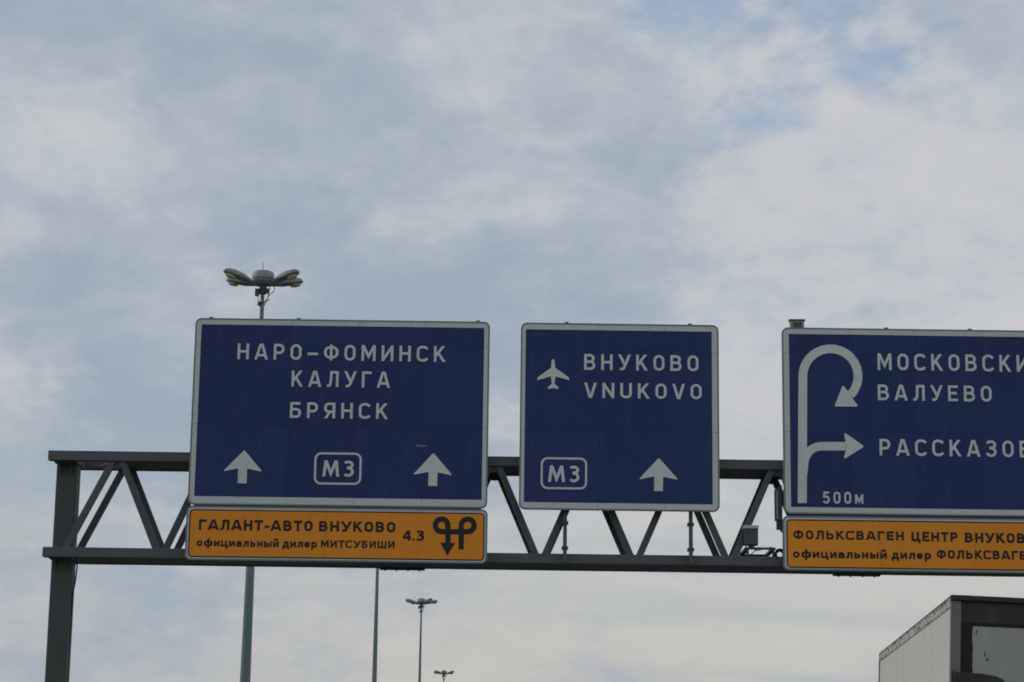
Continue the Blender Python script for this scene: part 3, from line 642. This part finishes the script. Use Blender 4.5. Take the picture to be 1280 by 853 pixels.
# ------------------------------------------------------------------ street lamps
def make_lamp():
    r = thing('street_lamp', 'nearest and tallest lamp mast, its head showing above the left blue sign', 'street lamp', (0, 0, 0), group='four-headed lamp masts along the verge')
    Hm = 15.62
    p = MB().lathe([(.185, 0), (.172, 1), (.052, Hm)], 16).build('pole', mastm, r, smooth=True)
    MB().lathe([(.30, -.02), (.30, .03)], 16).build('base_plate', galv, p)
    for z in (4.2, 9.3): MB().lathe([(.190-z*.0084, z), (.190-z*.0084, z+.05)], 16).build('joint_ring', mastm, p, smooth=True)
    # control dome
    MB().lathe([(.12, 15.55), (.22, 15.60), (.275, 15.65), (.290, 15.68), (.290, 15.735)], 28).build('dome_base', lumm, r, smooth=True)
    MB().lathe([(.308, 15.745), (.312, 15.79), (.305, 15.87), (.275, 15.94), (.20, 15.975), (.08, 15.99)], 28).build('dome', domem, r, smooth=True)
    MB().tube([(-.02, 0, 15.97), (-.02, 0, 16.26)], .012, 6, .006).build('aerial', steel_dark, r)
    MB().lathe([(.085, 15.32), (.10, 15.36), (.10, 15.55), (.085, 15.56)], 12).build('collar', steel_dark, r)
    for az, up in ((203, 15), (159, 12), (-25, 15), (21, 12)):
        ca, sa, t_ = math.cos(R(az)), math.sin(R(az)), math.tan(R(up))
        def P(d, s_, z): return (ca*d-sa*s_, sa*d+ca*s_, 15.55+d*t_+z)
        MB().tube([P(.08, 0, .0), P(.42, 0, 0)], .035, 8).build('arm', lumm, r, smooth=True)
        # tear-shaped housing: rings along its length
        secs = [(.30, .055, .045, .045), (.40, .10, .085, .055), (.58, .16, .15, .075), (.80, .175, .165, .07), (.98, .165, .14, .06), (1.07, .125, .10, .05), (1.13, .06, .04, .03)]
        mb = MB(); n = 12; vs = []; fs = []
        for d, w, zu, zd in secs:
            for k in range(n):
                a_ = 2*math.pi*k/n; zz = math.sin(a_); vs.append(P(d, w*math.cos(a_), zz*(zu if zz > 0 else zd)))
        for i in range(len(secs)-1):
            for k in range(n): fs.append((i*n+k, i*n+(k+1) % n, (i+1)*n+(k+1) % n, (i+1)*n+k))
        fs += [tuple(range(n-1, -1, -1)), tuple((len(secs)-1)*n+k for k in range(n))]
        mb.add(vs, fs); hd = mb.build('luminaire', lumm, r, smooth=True)
        mb = MB(); vs = []; fs = []; lv = [(0, 1.0), (-.05, .94), (-.085, .72), (-.10, .35)]
        for zz, sc in lv:
            for k in range(14):
                a_ = 2*math.pi*k/14; vs.append(P(.93+.16*sc*math.cos(a_), .115*sc*math.sin(a_), -.045+zz*.85))
        for i in range(3):
            for k in range(14): fs.append((i*14+k, i*14+(k+1) % 14, (i+1)*14+(k+1) % 14, (i+1)*14+k))
        fs += [tuple(range(13, -1, -1)), tuple(42+k for k in range(14))]
        mb.add(vs, fs); mb.build('lens', lensm, hd, smooth=True)
    MB().box(-.20, -.09, -.10, .0, 15.26, 15.46).build('control_gear', steel_dark, r)
    MB().box(.09, .17, -.06, .03, 15.34, 15.48).build('control_gear', steel_dark, r)
    for pts in ([(.26, -.02, 15.60), (.33, -.02, 15.48), (.29, -.02, 15.38), (.20, 0, 15.32), (.08, 0, 15.05)], [(.2, 0, 15.56), (.16, -.05, 15.25), (.10, -.03, 15.12), (.06, 0, 15.0)],
                [(-.12, -.05, 15.27), (-.10, -.05, 15.05), (-.05, -.04, 14.98)], [(-.15, -.03, 15.02), (0, -.07, 15.06), (.22, -.03, 15.17)]):
        wire(pts, .011).build('cable', cablem, r, smooth=True)
    MB().box(-.10, -.045, -.08, .0, 14.98, 15.10).build('clamp', steel_dark, r)
    return r
lamp = make_lamp()
lamps = [(-6.92, 59.2, 0, 'nearest and tallest lamp mast, its head showing above the left blue sign', .4),
         (-6.40, 107, 14, 'lamp mast whose head is hidden behind the left signs, bare pole below the orange board', .1),
         (-6.10, 154.6, -24, 'distant lamp mast with its whole head visible below the gantry', .2),
         (-6.73, 234.8, 9, 'farthest and smallest lamp mast, only its head above the bottom photo edge', 0)]
for i, (x, y, rz, lab, lean) in enumerate(lamps):
    o = lamp if i == 0 else copy_tree(lamp)
    o.location = (x-math.tan(R(lean))*15, y, -.0); o.rotation_euler = (0, R(lean), R(rz)); o['label'] = lab
lamp.rotation_euler = (0, R(.4), R(0))

# ------------------------------------------------------------------ truck
tk = thing('box_truck', 'dirty white box truck seen from behind, leaning on the slip road at the lower right', 'truck', TRUCK, (0, TR, -TH))
TW, TL, TZ = 2.5, 9.46, 3.80
FB = 1.05
cuts = [0.03, 2.0, 5.6, TL-.04]
for a, b in zip(cuts[:-1], cuts[1:]):
    for x0, x1 in ((0.0, .05), (TW-.05, TW)):
        MB().box(x0, x1, a+.006, b-.006, FB, TZ-.13).build('side_panel', wallm, tk)
for x0, x1 in ((.008, .04), (TW-.04, TW-.008)):
    MB().box(x0, x1, .03, TL-.04, FB+.01, TZ-.14).build('side_lining', tframe, tk)
for x0, x1 in ((-.012, .052), (TW-.052, TW+.012)):
    rl = MB().box(x0, x1, .02, TL-.02, TZ-.13, TZ-.018).build('top_rail', railm, tk)
    for k in range(30):
        y = .15+k*.31; MB().lathe([(.011, 0), (.008, .008)], 6).v
        xx = x0-.006 if x0 < 1 else x1+.0
        MB().box(xx, xx+.006, y, y+.02, TZ-.05, TZ-.032).build('rivet', steel_dark, rl)
    MB().box(x0-.004, x1+.004, 0.02, TL-.02, TZ-.0175, TZ-.002).build('edge_trim', tframe, rl)
for x0, x1 in ((-.015, .05), (TW-.05, TW+.015)):
    MB().box(x0, x1, TL-.039, TL+.02, FB, TZ-.001).build('corner_post', tpost, tk)
MB().box(.053, TW-.053, .02, TL-.03, TZ-.06, TZ-.02).build('roof', wallm, tk)
MB().box(.051, TW-.051, TL-.02, TL+.01, FB, TZ-.02).build('front_wall', wallm, tk)
MB().box(.05, TW-.05, .02, TL-.03, FB-.02, FB+.06).build('floor', tframe, tk)
# rear frame
for x0 in (-.008, TW-.112): MB().box(x0, x0+.12, -.05, .018, FB-.1, TZ-.055).build('rear_post', tpost, tk, bevel=.006)
MB().box(-.012, TW+.012, -.075, .018, TZ-.054, TZ+.012).build('roof_edge', tframe, tk, bevel=.01)
MB().box(.113, TW-.113, -.03, .016, TZ-.30, TZ-.056).build('header', tframe, tk)
hv = MB(); hv.lathe([(.02, 0), (.10, .01), (.12, .03)], 14); 
MB().box(.113, TW-.113, -.04, .018, FB-.1, FB+.05).build('sill', tframe, tk)
for k, (x0, x1) in enumerate(((.235, 1.235), (1.265, TW-.235))):
    dr = MB().box(x0, x1, -.025, .0, FB+.08, TZ-.335).build('rear_door', doorm, tk, bevel=.006)
    # rubber seal with worn, uneven inner edge
    rg = random.Random(k+3); xe = x0 if k == 0 else x1; s_ = 1 if k == 0 else -1
    inner = [(xe+s_*(.008+rg.random()*.012), FB+.06+(TZ-.335-FB-.06)*j/40) for j in range(41)]
    inner.append((xe+s_*.01, TZ-.302))
    outer = [(xe-s_*.12, TZ-.302), (xe-s_*.12, FB+.06)]
    MB().prism(inner+outer, -.031, -.0255).build('seal', rubber, dr)
    MB().prism([(x0-(.0), TZ-.34), (x1, TZ-.34), (x1, TZ-.302), (x0, TZ-.302)], -.031, -.002).build('seal', rubber, dr)
    for xr in ((x0+.72,) if k == 0 else (x1-.72,)):
        lr = MB().tube([(xr, -.06, FB-.02), (xr, -.06, TZ-.20)], .016, 8).build('lock_rod', galv, dr, smooth=True)
        MB().box(xr-.03, xr+.18, -.085, -.065, FB+.55, FB+.59).build('handle', galv, lr)
    for z in (1.25, 2.0, 2.75):
        MB().box(x0-.10 if k == 0 else x1-.02, x0+.02 if k == 0 else x1+.10, -.062, -.035, z, z+.05).build('hinge', galv, dr)
rs = random.Random(5)
for (dx, dz, w, hh) in ((.05, -.10, .018, .055), (.15, -.35, .02, .06), (.17, -.40, .035, .03), (.62, -.25, .02, .03)):
    x = .235+dx; z = TZ-.335+dz
    MB().prism([(x, z), (x+w*.6, z-.01), (x+w, z+hh*.6), (x+w*.4, z+hh)], -.0262, -.024).build('paint_chip', tframe, tk)
# dark bracket beside the left door
bz = 2.905
MB().prism([(.025, bz-.35), (.62, bz-.35), (.62, bz-.12), (.58, bz-.06), (.51, bz-.03), (.36, bz-.008), (.025, bz)], -.20, -.063).build('door_bracket', tframe, tk, bevel=.008)
MB().box(-.004, .022, -.15, -.052, bz-.4, bz+.02).build('bracket_strap', steel_dark, tk)
# chassis, wheels, lights, cab
for x in (.75, 1.65): MB().box(x, x+.09, .1, TL+2.0, .72, FB-.021).build('chassis_rail', tframe, tk)
MB().box(.15, TW-.15, -.02, .10, .45, .60).build('underrun_bar', tframe, tk)
for x in (.55, 1.85): MB().box(x, x+.1, .0, .1, .60, .94).build('bar_hanger', tframe, tk)
for x in (.18, TW-.45): MB().box(x, x+.27, -.08, -.041, .86, .94).build('tail_light', redm, tk)
MB().box(.98, 1.52, -.06, -.041, .8, .915).build('number_plate', greylid, tk)
def wheel(x, y, w):
    s_ = MB(); n = 28; prof = [(.30, -w/2), (.48, -w/2), (.50, -w/2+.03), (.50, w/2-.03), (.48, w/2), (.30, w/2)]
    vs = []; fs = []
    for r_, d in prof: vs += [(x+d, y+r_*math.cos(2*math.pi*k/n), .5+r_*math.sin(2*math.pi*k/n)) for k in range(n)]
    for i in range(len(prof)):
        j = (i+1) % len(prof)
        for k in range(n): fs.append((i*n+k, i*n+(k+1) % n, j*n+(k+1) % n, j*n+k))
    s_.add(vs, fs)
    wl = MB().tube([(x-w*.3, y, .5), (x+w*.3, y, .5)], .298, 20).build('wheel', galv, tk, smooth=True)
    s_.build('tyre', rubber, wl, smooth=True)
for y in (2.2, 3.55): wheel(.32, y, .5); wheel(TW-.32, y, .5)
for x in (.2, TW-.2): wheel(x, TL+1.0, .3)
for y in (2.2, 3.55): MB().tube([(.6, y, .5), (TW-.6, y, .5)], .07, 10).build('axle', tframe, tk, smooth=True)
MB().tube([(.36, TL+1.0, .5), (TW-.36, TL+1.0, .5)], .06, 10).build('axle', tframe, tk, smooth=True)
cabp = [(TL+.25, .55), (TL+2.25, .55), (TL+2.30, 1.5), (TL+2.12, 2.55), (TL+1.85, 3.0), (TL+.25, 3.05)]
mb = MB(); n = len(cabp)
mb.add([(.06, y, z) for y, z in cabp]+[(TW-.06, y, z) for y, z in cabp], [tuple(range(n)), tuple(range(2*n-1, n-1, -1))]+[(i, (i+1) % n, n+(i+1) % n, n+i) for i in range(n)])
cab = mb.build('cab', cabm, tk, bevel=.06)
for x0, x1 in ((.045, .059), (TW-.059, TW-.045)):
    q = MB(); c_ = [(TL+.75, 1.75), (TL+2.05, 1.75), (TL+1.95, 2.5), (TL+.75, 2.6)]
    q.add([(x0, y, z) for y, z in c_]+[(x1, y, z) for y, z in c_], [(0, 1, 2, 3), (7, 6, 5, 4), (0, 4, 5, 1), (1, 5, 6, 2), (2, 6, 7, 3), (3, 7, 4, 0)])
    q.build('window', glassm, cab)
q = MB(); q.add([(.2, TL+2.305, 1.6), (TW-.2, TL+2.305, 1.6), (TW-.2, TL+2.16, 2.5), (.2, TL+2.16, 2.5), (.2, TL+2.28, 1.6), (TW-.2, TL+2.28, 1.6), (TW-.2, TL+2.12, 2.5), (.2, TL+2.12, 2.5)],
    [(0, 1, 2, 3), (7, 6, 5, 4), (0, 4, 5, 1), (1, 5, 6, 2), (2, 6, 7, 3), (3, 7, 4, 0)]); q.build('windscreen', glassm, cab)
for x in (.25, TW-.6): MB().box(x, x+.35, TL+2.26, TL+2.32, .75, .95).build('headlight', greylid, cab)
